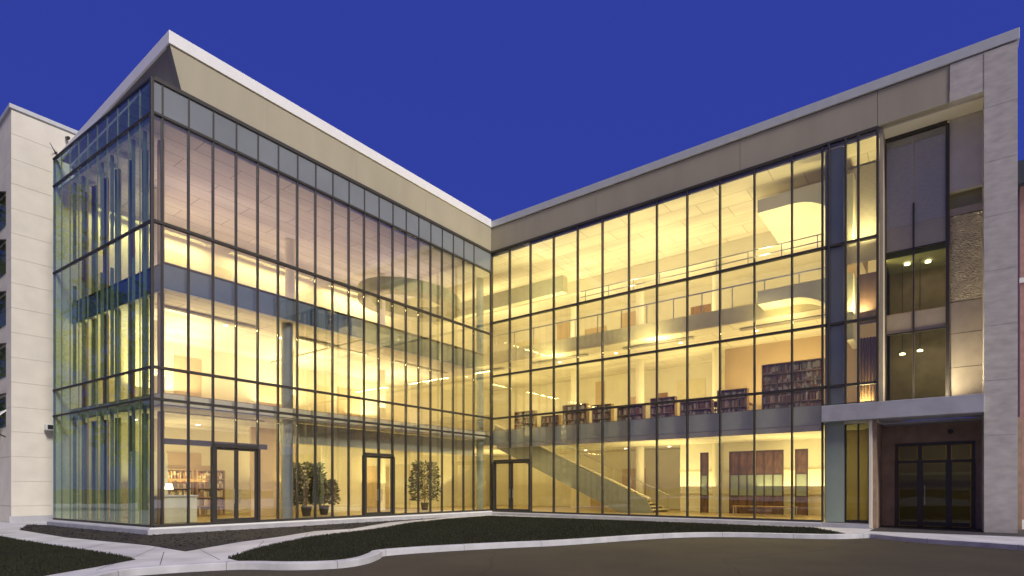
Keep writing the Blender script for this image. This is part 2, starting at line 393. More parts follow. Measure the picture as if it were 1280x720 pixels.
# floors and ceilings
def cxl(y): return -.53*y/8.79     # C's plane
def plate(name, y0, y1, z0, z1, m, x1=LEN, g=.12, x0=None):
    if x0 is None: pts=[(cxl(y0)+g,y0,z0),(x1,y0,z0),(x1,y1,z0),(cxl(y1)+g,y1,z0)]
    else: pts=[(x0,y0,z0),(x1,y0,z0),(x1,y1,z0),(x0,y1,z0)]
    return MB().prism(pts,(0,0,z1-z0)).build(name, m, LW)
DL = 8.6
plate('floor', .3, DL, .18, .26, M['floor'])
plate('floor_slab', .45, DL, 4.60, 4.98, M['slabcream'], g=.5)
plate('floor_finish', .46, DL, 4.983, 5.01, M['floor'], g=.5)
plate('ceiling_panel', .5, DL, 4.55, 4.597, M['ceil'], g=.55)
plate('floor_slab', .50, DL, 8.78, 9.62, M['slabedge'], x1=9.3, g=.6)
plate('floor_slab', .62, DL, 8.70, 9.70, M['olive'], x1=LEN, x0=9.3)  # same slab continued; the olive stands for reflections over its band
plate('ceiling_panel', .52, DL, 8.74, 8.777, M['ceil'], x1=9.29, g=.62)
plate('ceiling_panel', .64, DL, 8.66, 8.697, M['ceil'], x0=9.31)
plate('floor_finish', .52, DL, 9.705, 9.73, M['floor'], g=.62)
plate('ceiling_panel', .10, DL, 14.42, 14.5, M['ceil'])
# back wall and far side closing wall
bx(-.5,LEN+8,DL,DL+.2,0,15.7).build('back_wall', M['cream'], LW)
MB().prism([(-.50,8.83,0),(-.38,8.83,0),(.54,12.3,0),(.42,12.3,0)],(0,0,15.7)).build('return_wall', M['greycol'], LW)
# added oval ring in place of a dark curved reflection near the inner corner
def ring(cx, cy, a, b, w, z0, z1, n=48):
    mb = MB(); v = mb.bm.verts.new; rs=[]
    for k in range(n):
        t = 2*math.pi*k/n; c,s = math.cos(t), math.sin(t)
        rs.append([v((cx+a*c,cy+b*s,z0)),v((cx+a*c,cy+b*s,z1)),v((cx+(a-w)*c,cy+(b-w)*s,z1)),v((cx+(a-w)*c,cy+(b-w)*s,z0))])
    for k in range(n):
        p,q = rs[k],rs[(k+1)%n]
        for j in range(4): mb.bm.faces.new([p[j],q[j],q[(j+1)%4],p[(j+1)%4]])
    return mb
ring(15.1,3.4,3.3,2.5,.8,12.3,13.0).build('oval_reflection_ring', M['olive'], LW)
# round columns
def col_at(px, y, r, z0, z1, m, par=LW, fr=LF):
    x = fr.at_px(px, y); return MB().tube([(x,y,z0),(x,y,z1)], r, 24).build('column', m, par, smooth=False)
col_at(359,1.0,.24,.26,8.73,M['greycol'])
col_at(600,.9,.22,.26,14.4,M['fin'])
for x,y in ((2.2,5.2),(8.4,5.2),(14.4,5.2)): MB().tube([(x,y,.26),(x,y,14.4)],.24,20).build('column', M['cream'], LW)
# recessed lamps and light slots
def lamps(par, pts, z, r=.09):
    l0 = MB().tube([(0,0,z-.012),(0,0,z)], r, 14).build('ceiling_light', M['lamp'], par); l0.location=(*pts[0],0)
    for p in pts[1:]: again(l0, loc=(*p,0))
lamps(LW, [(x,y) for x in (1.6,4.2,6.8,9.4,12,14.6,17.2) for y in (2.2,6.0)], 4.548)
lamps(LW, [(x,3.4) for x in (1.6,4.2,6.8)], 8.738)
# doors: two pairs and their heads
def door(par, x0, x1, z0, z1, leaves=2):
    d = bx(x0,x1,-.10,.10,z1-.06,z1+.07).build('door', M['mullion'], par)
    for x in (x0,x1): bx(x-.055,x+.055,-.105,.105,z0,z1-.062).build('frame', M['mullion'], d)
    w = (x1-x0-.11)/leaves
    for i in range(leaves):
        a = x0+.055+w*i
        mb = MB().box(a+.005,a+.075,-.03,.03,z0+.02,z1-.07).box(a+w-.075,a+w-.005,-.03,.03,z0+.02,z1-.07)
        mb.box(a+.075,a+w-.075,-.03,.03,z0+.02,z0+.16).box(a+.075,a+w-.075,-.03,.03,z1-.16,z1-.07)
        mb.build('leaf', M['mullion'], d)
        hx = a+w-.11 if i % 2 == 0 else a+.11
        MB().tube([(hx,-.07,1.0),(hx,-.07,1.55)],.014,8).box(hx-.01,hx+.01,-.07,-.03,1.05,1.07).box(hx-.01,hx+.01,-.07,-.03,1.48,1.5).build('handle', M['steel'], d)
    return d
door(LW, xs_a[2], xs_a[4], .28, 3.2)
door(LW, xs_a[10], xs_a[12], .28, 3.2)
bx(.5,4.3,.16,.30,3.16,3.36).build('header_beam', M['mullion'], LW)
bx(5.6,LEN,1.4,1.6,3.6,4.5).build('dropped_beam', M['slabgrey'], LW)
# partitions on the ground floor and upper floor
bx(2.6,5.4,7.2,7.35,.26,2.7).build('partition', M['tan'], LW)
bx(5.9,8.4,4.4,4.55,.26,4.5).build('partition', M['tan'], LW)
bx(0.4,1.7,3.0,3.15,.26,3.0).build('partition', M['slabgrey'], LW)
bx(10.6,13.2,5.6,5.75,.26,4.5).build('partition', M['cream'], LW)
# drapes behind the side front
for z0,z1 in ((.27,4.4),(5.05,8.7),(9.75,14.3)):
    for i,y in enumerate((.9,2.1,3.2,4.4,5.5,6.6,7.6)):
        mb = MB()
        for k in range(5): mb.tube([(.75+cxl(y)+.05*math.sin(k*2.3), y+.09*k, z0),(.75+cxl(y)+.05*math.sin(k*2.3), y+.09*k, z1)], .055, 8)
        mb.build('drape', M['olive'] if i%2 else M['wood'], LW)

# ------------------------------------------------------------------ RIGHT WING
ZR = [.22, 5.76, 8.3, 11.5, 15.75]
RW = thing('glass_wing', 'right glass wing with wide bays, shaded grey roof edge and stone end column', 'building', RF.o, RF.ang)
xs_b = [RF.at_px(p) for p in (637,663,692,722,753,786,821,859,900,943,990,1028)]
xs_b2 = [RF.at_px(p) for p in (1036,1057,1073,1097)]
XE = xs_b2[-1]; XM = xs_b[-1]
X184, X187, X230, X272 = RF.at_px(1184), RF.at_px(1187), RF.at_px(1230), RF.at_px(1272)
m1 = bx(-.036,.036,-.06,.11,ZR[0],ZR[-1]).build('mullion', M['mullion'], RW, .006); m1.location=(xs_b[0],0,0)
for x in xs_b[1:]: again(m1, loc=(x,0,0))
m2 = bx(-.04,.04,-.10,.12,4.98,ZR[-1]).build('mullion', M['mullion'], RW, .006); m2.location=(xs_b2[0],0,0)
for x in xs_b2[1:]: again(m2, loc=(x,0,0))
bx(-.07,.07,-.07,.10,.2,15.75).build('corner_post', M['mullion'], RW)
for i,z in enumerate(ZR):
    x1 = XM if i==0 else XE
    bx(.07,x1,-.08,.09,z-.05,z+.05).build('transom', M['mullion'], RW)
cb = [.04]+xs_b+xs_b2
for i in range(len(cb)-1):
    for r in range(4):
        z0 = ZR[r] if not (r==0 and i>=len(xs_b)) else 5.0
        bx(cb[i]+.04,cb[i+1]-.04,-.012,.012,z0+.05,ZR[r+1]-.05).build('window_pane', M['glass'], RW)
MB().prism([(.15,-.24,0),(XM,-.24,0),(XM,.3,0),(.15,.3,0)],(0,0,.14)).build('plinth', M['plinth'], RW, .01)
bx(.15,XM,-.14,.25,.143,.18).build('plinth_cap', M['coping'], RW)
# fascia panels with open seams, stone over the end bay
mb = MB()
sx = [.0, RF.at_px(745), RF.at_px(925), XE, X187]
for a,b in zip(sx,sx[1:]): mb.box(a+.008,b-.008,0,.25,15.82,17.2)
mb.build('fascia', M['fascia'], RW)
bx(X187+.008,X230-.004,-.03,.3,15.82,17.2).build('end_lintel', M['stone_dark'], RW)
bx(.02,X272-.02,.03,.3,17.2,17.24).build('shadow_gap', M['black'], RW)
bx(-.05,X272+.05,-.07,.6,17.24,17.62).build('roof_coping', M['grey_coping'], RW, .012)  # a white coping, its weaker light put in as grey colour
bx(-8,X272,.6,12.5,17.0,17.3).build('roof', M['grey_coping'], RW)
bx(.02,XE,.02,.06,15.6,15.815).build('head_trim', M['mullion'], RW)
# stone end column in courses, ledge, recess
mb = MB(); zc=0.02
for k,h in enumerate((3.46,.0,1.95,1.95,1.95,1.95,1.95,1.95,2.02)):
    if not h: continue
    mb.box(X230,X272,-.04,1.3,zc,zc+h-.012); zc += h
mb.box(X230+.02,X272-.02,-.02,1.28,0,zc)
mb.build('stone_column', M['stone_dark'], RW)
bx(X272-.9,X272,1.3,12.5,0,17.2).build('side_wall', M['stone_dark'], RW)
mb = bx(XM,X230,-.28,1.35,4.30,4.96)
mb.build('ledge', M['plinth'], RW, .015)
RB = 1.12
bx(XE+.05,XE+.17,.13,RB+.1,4.97,15.75).build('jamb', M['band'], RW)
bx(XE+.05,X230,.26,RB+.3,15.75,15.85).build('recess_soffit', M['cream'], RW)
# recessed window: frame, blind, bands, panes
xw0, xw1 = XE+.17, RF.at_px(1184,RB)
win = bx(xw0,xw1,RB-.06,RB+.06,15.62,15.75).build('end_window', M['mullion'], RW)
bx(xw1-.05,xw1+.07,RB-.08,RB+.08,4.97,15.62).build('frame', M['mullion'], win)
xm = RF.at_px(1142,RB)
bx(xm-.03,xm+.03,RB-.05,RB+.05,4.97,12.9).build('frame', M['mullion'], win)
bx(xw0,xw0+.04,RB-.06,RB+.06,4.97,15.62).build('frame', M['mullion'], win)
for z in (4.99,7.8,11.1): bx(xw0+.04,xw1-.05,RB-.05,RB+.05,z-.03,z+.03).build('frame', M['mullion'], win)
bx(xw0+.04,xw1-.05,RB+.02,RB+.05,12.1,15.6).build('blind', M['blind'], win)
for z0,z1 in ((11.14,12.09),(7.84,8.6)): bx(xw0+.04,xw1-.05,RB+.02,RB+.05,z0,z1).build('spandrel_band', M['band'], win)
for z0,z1 in ((8.62,11.06),(5.03,7.76)):
    for a,b in ((xw0+.05,xm-.035),(xm+.035,xw1-.055)): bx(a,b,RB+.0,RB+.015,z0,z1).build('pane', M['glass_d'], win)
bx(xw0+.045,xm-.035,RB-.03,RB-.018,11.14,15.58).build('pane', M['glass'], win); bx(xm+.035,xw1-.055,RB-.03,RB-.018,11.14,15.58).build('pane', M['glass'], win)
bx(xw0,X230,RB+2.2,RB+2.3,4.97,15.7).build('room_wall', M['stone_brown'], RW)
bx(xw0,X230,RB+.1,RB+2.2,10.9,11.2).build('floor_slab', M['band'], RW); bx(xw0,X230,RB+.1,RB+2.2,4.9,4.96).build('floor', M['floor'], RW)
for px,y,z in ((1134,RB+1.0,10.87),(1160,RB+1.2,10.87),(1128,RB+1.1,7.2),(1150,RB+.8,7.2)):
    x=RF.at_px(px,y); MB().tube([(x,y,z-.05),(x,y,z)],.10,12).tube([(x,y,z),(x,y,z+.03)],.03,8).build('ceiling_light', M['lamp'], RW)
    if z<9: MB().tube([(x,y,z+.03),(x,y,10.9)],.012,6).build('lamp_cord', M['black'], RW)
# end strip: stone with a dark slot and a relief panel
xs0 = xw1+.08
for z0,z1,mm,n,dy in ((4.97,8.7,'band','stone_panel',0),(12.95,15.74,'stone','stone_panel',0),(8.73,12.0,'relief','relief_panel',0),(12.03,12.3,'band','slot_sill',0),(12.3,12.95,'olive','slot_recess',.25)):
    bx(xs0,X230,RB+dy,RB+.3,z0,z1).build(n, M[mm], RW)
for z in (6.2,7.5): bx(xs0,X230,RB-.004,RB+.01,z,z+.015).build('stone_joint', M['mulch'], RW)
# entrance porch under the ledge
XP = RF.at_px(1088); PD = 2.35
bx(XP-.05,XP+.06,-.05,.5,.02,4.29).build('porch_jamb', M['cream'], RW, .01)
bx(XP+.07,XP+.2,.1,PD,.0,4.29).build('porch_side_wall', M['stone_brown'], RW)
xd0, xd1 = RF.at_px(1119,PD), RF.at_px(1219,PD)
bx(XP+.2,xd0,PD,PD+.2,0,4.29).build('porch_back_wall', M['stone_brown'], RW)
bx(xd1,X230+1.2,PD,PD+.2,0,4.29).build('porch_back_wall', M['stone_brown'], RW)
bx(xd0,xd1,PD,PD+.2,3.45,4.29).build('porch_back_wall', M['stone_brown'], RW)
bx(XP,X272,1.36,PD+.3,4.20,4.29).build('porch_soffit', M['plinth'], RW)
MB().tube([(RF.at_px(1188,PD),PD-.16,3.86),(RF.at_px(1188,PD),PD,3.86)],.09,12).build('porch_lamp', M['black'], RW)
ed = MB().box(xd0,xd1,PD-.06,PD+.08,3.33,3.45).box(xd0,xd1,PD-.05,PD+.07,2.62,2.74).build('entrance_door', M['black'], RW)
dv = [xd0+.06] + [RF.at_px(p,PD) for p in (1150,1186)] + [xd1-.06]
for i,x in enumerate(dv): 
    w = .065 if i in (0,3) else .1
    MB().box(x-w,x+w,PD-.055,PD+.075,.03,2.618).box(x-w*.7,x+w*.7,PD-.055,PD+.075,2.742,3.328).build('frame', M['black'], ed)
for a,b in zip(dv,dv[1:]):
    bx(a+.1,b-.1,PD,PD+.02,.22,2.6).build('pane', M['glass_d'], ed)
    bx(a+.1,b-.1,PD,PD+.02,2.76,3.31).build('pane', M['glass_d'], ed)
    bx(a+.1,b-.1,PD-.02,PD+.04,.05,.21).build('rail', M['black'], ed)
MB().tube([(dv[1]+.16,PD-.11,.9),(dv[1]+.16,PD-.11,1.7)],.016,8).build('handle', M['steel'], ed)
# dim lobby behind the doors
bx(xd0-1,X272-1,PD+4,PD+4.2,.0,4.2).build('lobby_wall', M['tan'], RW)
bx(xd0-.5,X272-.95,PD+3.6,PD+3.7,2.2,2.32).build('lobby_rail', M['cream'], RW)
bx(xd0-1,X272-1,PD+.2,PD+4,4.2,4.28).build('lobby_ceiling', M['cream'], RW)
bx(xd0-1.1,xd0-1,PD+.2,PD+4.2,0,4.28).build('lobby_wall', M['tan'], RW)
bx(xd0-1,X272-1,PD+.21,PD+4,.004,.02).build('lobby_floor', M['floor'], RW)
# ground-floor bay under the ledge: set-back dark glazing
yg=.35
g0 = bx(XM+.05,XP-.06,yg-.05,yg+.05,.2,.3).build('lobby_window', M['mullion'], RW)
bx(XM+.05,XP-.06,yg-.05,yg+.05,4.2,4.295).build('frame', M['mullion'], g0)
for px in (1032,1040,1057,1073): 
    x=RF.at_px(px,yg); bx(x-.03,x+.03,yg-.06,yg+.06,.3,4.2).build('frame', M['mullion'], g0)
bx(XM+.05,XP-.06,yg-.01,yg+.01,.3,4.2).build('pane', M['glass_d'], g0)
bx(XM,XP-.06,-.2,.29,0,.17).build('plinth', M['plinth'], RW)
# interior shell
DR = 10.5
bx(-8.4,RF.at_px(1088)-.06,.3,DR,.15,.2).build('floor', M['floor'], RW)
sl = [(-8.4,19.9,.16,2.3),(-8.4,-2.5,2.3,6.4),(3.4,19.9,2.3,6.4),(-8.4,19.9,6.4,DR)]
mb=MB(); mc=MB(); mf=MB()
for a,b,y0,y1 in sl:
    b=min(b,XE-.0) ; mb.box(a,b,y0,y1,4.25,5.05); mc.box(a,b,y0+.03,y1,4.2,4.247); mf.box(a,b,y0,y1,5.053,5.075)
mb.build('floor_slab', M['slabgrey'], RW); mc.build('ceiling_panel', M['ceilb'], RW); mf.build('floor_finish', M['floor'], RW)
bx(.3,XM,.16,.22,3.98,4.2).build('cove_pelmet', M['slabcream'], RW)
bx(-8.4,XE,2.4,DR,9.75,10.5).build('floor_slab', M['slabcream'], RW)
bx(-8.4,XE,2.45,DR,9.70,9.747).build('ceiling_panel', M['ceilb'], RW)
bx(-8.4,XE+.04,.08,DR,15.50,15.58).build('ceiling_panel', M['ceilb'], RW)
bx(-8.4,XE+.3,DR,DR+.2,0,15.6).build('back_wall', M['cream'], RW)
bx(-8.6,-8.4,1.2,DR+.2,0,15.6).build('end_wall', M['cream'], RW)
bx(XE-.12,XE+.04,3.3,DR,.2,15.5).build('end_wall', M['tan'], RW)
bx(XM+.02,XE,3.2,3.3,.2,9.7).build('partition', M['tan'], RW)
bx(11.5,XE-.15,7.5,7.6,5.08,9.7).build('partition', M['tan'], RW)
# blue-grey clad column in the last bays
bx(XM+.08,RF.at_px(1055,.15),.14,.75,.2,15.5).build('column', M['column'], RW)
# ceiling beams and curved bulkheads
bx(-8,3.2,3.0,3.5,13.6,14.6).build('ceiling_beam', M['slabgrey'], RW)
bx(-8.3,XE-.2,6.5,DR,14.7,15.49).build('ceiling_step', M['cream'], RW)
def bulkhead(z):
    pts=[]; x0,x1 = RF.at_px(947,1.2), RF.at_px(1028,1.2)+.9
    pts += [(x0,1.2,z+.85),(x0,1.2,z+.25)]
    for k in range(13):
        t=k/12; pts.append((x0+1.4+(x1-x0-1.4)*math.sin(t*math.pi/2), 1.2, z+.25-2.2*(1-math.cos(t*math.pi/2))*1.0))
    pts += [(x1+.25,1.2,z-1.95),(x1+.25,1.2,z+.85)]
    return MB().prism(pts,(0,5.5,0)).build('curved_bulkhead', M['cream'], RW)
bulkhead(14.0); bulkhead(9.8)
# catwalk rails just above the second transom
cat = bx(.3,XM,.3,.42,11.56,11.66).build('light_shelf', M['steel'], RW)
for z in (11.95,12.25): MB().tube([(6.0,.36,z),(XM,.36,z)],.025,8).build('rail', M['steel'], cat)
for k in range(9): x=6.3+k*1.4; bx(x-.015,x+.015,.345,.375,11.66,12.25).build('post', M['steel'], cat)
# upper gallery guard
g = bx(-2,XE-.2,2.42,2.46,11.5,11.56).build('gallery_rail', M['steel'], RW)
for k in range(14): x=-1.6+k*1.5; bx(x-.02,x+.02,2.42,2.46,10.5,11.5).build('post', M['steel'], g)
# slatted wood panel beside the column
sp = bx(RF.at_px(1074,1.5),XE-.14,1.5,1.58,5.1,7.9).build('slatted_panel', M['wood'], RW)
for k in range(6):
    x=RF.at_px(1074,1.5)+.06+k*.11; bx(x,x+.05,1.42,1.5,5.1,7.9).build('slat', M['darkwood'], sp)
bx(RF.at_px(1074,1.5),XE-.14,1.5,1.58,8.5,10.6).build('dark_panel', M['darkwood'], RW)
bx(RF.at_px(1057,2.0),XE-.14,2.0,2.1,11.3,15.4).build('dark_panel', M['blind'], RW)
lamps(RW, [(x,y) for x in (2,5,8,11,14,17) for y in (1.4,7.8)], 4.198)
lamps(RW, [(x,4.5) for x in (2,6,10,14)], 9.698)
# ground-floor niche wall, rails
for z in (2.55,1.25): bx(9.0,XE-.15,6.9,6.96,z,z+.05).build('wall_rail', M['slabcream'], RW)
bx(9.0,XE-.15,7.0,7.2,.2,4.2).build('partition', M['cream'], RW)
bx(-3,1.2,.6,.7,.2,3.2).build('partition', M['slabgrey'], RW) if False else None
door(RW, .25, xs_b[1], .22, 3.2)

rw = random.Random(5)
for zb,h in ((5.08,4.4),(10.53,4.0),(.2,3.6)):
    x=-6.0
    while x < 18:
        w_=rw.uniform(.7,2.2)
        if rw.random()<.6: bx(x,x+w_,DR-.05,DR-.003,zb,zb+h*rw.uniform(.55,1)).build('wall_panel', M[rw.choice(['tan','slabcream','tan','wood'])], RW)
        x+=w_+rw.uniform(.4,2.0)
for zb,h in ((5.03,3.5),(9.75,4.3),(.26,3.4)):
    x=.8
    while x < 20:
        w_=rw.uniform(.7,2.0)
        if rw.random()<.6: bx(x,x+w_,DL-.05,DL-.003,zb,zb+h*rw.uniform(.6,1)).build('wall_panel', M[rw.choice(['tan','slabcream','slabcream','tan'])], LW)
        x+=w_+rw.uniform(.5,2.2)
for x in (1.6,6.4,11.2): MB().tube([(x,7.0,.2),(x,7.0,15.5)],.26,20).build('column', M['cream'], RW)
# ------------------------------------------------------------------ staircase in the lobby
ST = thing('staircase', 'straight lobby staircase with grey solid side rising behind the wide glass bays', 'staircase', RF.o, RF.ang)
s0,z0,s1,z1 = 8.6,.2,-2.2,5.05
n=28; sl_=(z1-z0)/(s1-s0)
def stair_side(name, y, th, up, down, m):
    e0 = s0+.35
    pts=[(e0,y,z0),(e0,y,z0+.12),(s0,y,z0+up),(s1,y,z1+up),(s1,y,z1-down+.0),(s0-down/abs(sl_)*1.0,y,z0)]
    return MB().prism(pts,(0,th,0)).build(name, m, ST)
front=stair_side('side_panel',3.0,.12,.78,.72,M['stair'])
MB().prism([(s0+.2,2.97,z0+.79),(s1,2.97,z1+.76),(s1,2.97,z1+.83),(s0+.2,2.97,z0+.86)],(0,.18,0)).build('handrail', M['tread'], ST)
mb=MB(); pts=[]
for k in range(n):
    xa=s0-(s0-s1)*k/n; pts += [(xa,6.2,z0+(z1-z0)*k/n),(xa,6.2,z0+(z1-z0)*(k+1)/n)]
pts += [(s1,6.2,z1),(s1,6.2,z1-.45),(s0-.9,6.2,z0)]
MB().prism(pts,(0,.12,0)).build('side_panel', M['tread'], ST)
for k in range(n):
    xa=s0-(s0-s1)*k/n; xb=s0-(s0-s1)*(k+1)/n; zz=z0+(z1-z0)*(k+1)/n
    bx(xb-.02,xa+.02,3.13,6.19,zz-.05,zz).build('tread', M['tread'], ST)
for k in range(8):
    xa=s0-1.2*k; zz=z0+(z0-z1)/(s0-s1)*-(s0-xa); 
    MB().tube([(xa,6.1,z0+sl_*(xa-s0)),(xa,6.1,z0+sl_*(xa-s0)+1.0)],.018,6).build('baluster', M['steel'], ST)
MB().tube([(s0,6.1,z0+1.0),(s1,6.1,z1+1.0)],.03,8).build('handrail', M['steel'], ST)

# ------------------------------------------------------------------ furniture seen through the glass
def bookcase(w, h, label, loc, rz, group, rows=3):
    t = thing('bookcase', label, 'bookcase', loc, rz, group)
    mb = MB().box(0,.04,0,.35,0,h).box(w-.04,w,0,.35,0,h).box(.04,w-.04,.32,.35,0,h)
    mb.build('case', M['palewood'], t)
    for r in range(rows+1):
        z = (h-.04)*r/rows; bx(.041,w-.041,.005,.318,z,z+.04).build('shelf', M['palewood'], t)
    for r in range(rows):
        z = (h-.04)*r/rows+.042; hh=(h-.04)/rows-.05; mb=MB(); x=.06
        while x < w-.12:
            d=random.uniform(.025,.06); 
            if random.random()<.88: mb.box(x,x+d-.003,.03+random.uniform(0,.05),.25,z,z+hh*random.uniform(.6,.97))
            x+=d
        b = mb.build('books', M['books'], t); b['kind']='stuff'
    return t
place = ['beside the inner corner of the glass','second from the inner corner','third from the inner corner','fourth from the inner corner','halfway along the glass','third before the curved bulkhead','second before the curved bulkhead','next to the tall display rack']
b0 = None
for k in range(8):
    lab = 'low honey-coloured bookcase on the upper gallery, '+place[k]
    x = .6+k*1.75; p = W(RF,x,1.5+.35*(k%2),5.08)
    bookcase((1.5,1.3,1.6,1.2,1.5,1.35,1.6,1.4)[k],(1.2,.85,1.3,1.2,.9,1.25,.85,1.3)[k],lab,p,RF.ang,'low bookcases along the gallery',(3,2,3,3,2,3,2,3)[k])
bookcase(2.6,2.3,'tall display rack full of small items on the gallery near the stone end', W(RF,14.9,1.9,5.08), RF.ang, None, 5)
for k,(x,lab) in enumerate(((2.9,'tall shop shelf of goods behind the left door pair'),(4.4,'tall shop shelf of goods beside the round grey column'))):
    bookcase(1.35,2.2,lab,W(LF,x,6.6,.27),LF.ang,'shop shelves behind the left doors',5)
def table(label, loc, rz, w=1.6, d=.8, h=.74, m='wood', group=None):
    t = thing('table', label, 'table', loc, rz, group)
    bx(-w/2,w/2,-d/2,d/2,h-.04,h).build('table_top', M[m], t, .006)
    for sx_ in (-1,1):
        for sy in (-1,1): MB().tube([(sx_*(w/2-.08),sy*(d/2-.08),0),(sx_*(w/2-.08),sy*(d/2-.08),h-.041)],[.02,.028],8).build('leg', M['steel'], t)
    return t
def chair(label, loc, rz, group=None):
    t = thing('chair', label, 'chair', loc, rz, group)
    bx(-.22,.22,-.22,.22,.43,.47).build('seat', M['darkwood'], t, .01)
    MB().prism([(-.2,.19,.56),(.2,.19,.56),(.21,.25,.86),(-.21,.25,.86)],(0,.025,0)).build('backrest', M['darkwood'], t)
    for sx_ in (-1,1):
        for sy in (-1,1): MB().tube([(sx_*.21,sy*.21,0),(sx_*.19,sy*.19,.43)],.014,6).build('leg', M['steel'], t)
        MB().tube([(sx_*.18,.2,.47),(sx_*.19,.24,.84)],.012,6).build('post', M['steel'], t)
    return t
table('long low brown table in the lobby before the brown screens', W(RF,14.6,3.6,.2), RF.ang, 3.0,.6,.5,'wood')
table('brown table on the gallery between bookcases and display rack', W(RF,13.2,3.4,5.08), RF.ang, 1.8,.9)
chair('dark chair at the gallery table, side nearer the bookcases', W(RF,12.5,2.6,5.08), RF.ang+math.pi,'chairs at the gallery table')
chair('dark chair at the gallery table, side nearer the display rack', W(RF,13.9,2.6,5.08), RF.ang+math.pi,'chairs at the gallery table')
# red panel screens in the lobby niche
def screen(label, x, w, y=5.6):
    t = thing('display_screen', label, 'screen', W(RF,x,y,.2), RF.ang, 'dark brown screens in the lobby')
    MB().box(0,.07,0,.1,0,3.4).box(w-.07,w,0,.1,0,3.4).box(.07,w-.07,0,.1,3.3,3.4).box(.07,w-.07,0,.1,2.1,2.17).build('frame', M['darkwood'], t)
    bx(.07,w-.07,.03,.07,2.17,3.3).build('upper_panel', M['redwood'], t)
    for q in range(1,int(w/.45)): bx(.07+q*(w-.14)/int(w/.45)-.03,.07+q*(w-.14)/int(w/.45)+.03,-.01,.02,.05,3.3).build('frame', M['darkwood'], t)
    bx(.07,w-.07,.03,.07,1.0,2.1).build('middle_panel', M['fin'], t)
    bx(.07,w-.07,.02,.08,.02,1.0).build('lower_panel', M['redwood'], t)
    return t
screen('slim dark brown screen in the lobby, nearest the foot of the stairs',10.7,.45); screen('wide dark brown screen behind the long low lobby table',12.3,2.75); screen('narrow dark brown screen nearest the blue column',15.6,.6)
# potted plants
def plant(label, loc, h, spread, nleaf, seed):
    rnd = random.Random(seed)
    t = thing('potted_plant', label, 'plant', loc, rnd.uniform(0,6), 'potted plants behind the glass')
    MB().tube([(0,0,0),(0,0,.02),(0,0,.42),(0,0,.45)],[.17,.18,.25,.25],16).build('pot', M['pot'], t)
    mb = MB()
    for k in range(5): mb.tube([(0,0,.4),(rnd.uniform(-.1,.1),rnd.uniform(-.1,.1),h*.5),(rnd.uniform(-.3,.3)*spread*2,rnd.uniform(-.3,.3)*spread*2,h*.9)],[.025,.018,.008],6)
    mb.build('stem', M['wood'], t)
    mb = MB()
    for k in range(nleaf):
        z = .55+(h-.55)*rnd.random()**.8; rr = spread*math.sqrt(rnd.random())*(1.1-.5*abs(z/h-.5)); a=rnd.uniform(0,6.28)
        p = Vector((rr*math.cos(a), rr*math.sin(a), z)); d = Vector((math.cos(a+rnd.uniform(-.8,.8)),math.sin(a+rnd.uniform(-.8,.8)),rnd.uniform(-.6,.7))).normalized()
        L=rnd.uniform(.12,.26); s_=d.orthogonal().normalized()*L*.22
        mb.poly([p,p+d*L*.5+s_,p+d*L,p+d*L*.5-s_])
    mb.build('foliage', M['leaf'], t)
for k,(px,y,h,s,lab) in enumerate(((383,2.4,2.5,.7,'tall bushy plant in a pot just right of the round grey column'),(405,3.0,1.7,.55,'shorter potted plant between the bushy plant and the right glass door'),
        (531,3.4,2.9,.7,'large potted plant right of both glass doors towards the inner corner'))):
    x = LF.at_px(px,y); plant(lab, W(LF,x,y,.27), h, s*1.15, (2200,1300,1900)[k], k+1)
# reception counter at the sharp corner
ct = thing('reception_counter', 'grey counter with pale top inside the sharp glass corner', 'counter', W(LF,1.5,1.9,.27), LF.ang)
bx(-.7,.7,-.3,.3,0,1.0).build('counter_front', M['slabgrey'], ct, .01); bx(-.75,.75,-.35,.35,1.002,1.05).build('counter_top', M['coping'], ct)
lt = thing('table_lamp', 'small lit table lamp standing on the grey counter', 'lamp', W(LF,1.3,1.9,1.325), 0)
MB().tube([(0,0,0),(0,0,.02),(0,0,.021),(0,0,.25)],[.09,.09,.015,.012],14).build('base', M['steel'], lt)
MB().tube([(0,0,.22),(0,0,.45)],[.16,.10],18).build('lamp_shade', M['cove'], lt)

# ------------------------------------------------------------------ STONE BLOCK on the left
SB = thing('stone_block', 'pale cream stone block with horizontal joints beside the left glass wing', 'building', W(LF,0,12.32), LF.ang)
xc = LF.at_px(14,12.32); ZT=19.0; step=1.14
mb = MB(); z=ZT
while z > .05:
    zz=max(0,z-step); mb.box(xc,6,0,.3,zz+.014,z); z=zz
mb.box(xc+.012,6,.015,.4,0,ZT)
mb.build('wall', M['stone'], SB)
mb = MB(); z=ZT
while z > .05:
    zz=max(0,z-step*2); mb.box(xc-.0,xc+.3,.302,14,zz+.014,z); z=zz
mb.build('side_wall', M['stone'], SB)
bx(xc-.08,6.05,-.08,14,ZT,ZT+.2).build('coping', M['grey_coping'], SB, .015)
for k,py in enumerate((240,300,365,430,493)):
    zz = CAMH+(HY-py)*26.6/F
    w = bx(xc-.03,xc-.004,.9,2.3,zz-1.5,zz-.1).build('window', M['glass_d'], SB)
    MB().prism([(xc-.35,.85,zz-.08),(xc-.004,.85,zz+.04),(xc-.004,.85,zz+.09),(xc-.35,.85,zz-.03)],(0,1.5,0)).build('hood', M['black'], w)
bx(xc-.08,6,-.06,-.002,0,.3).build('base_course', M['plinth'], SB)
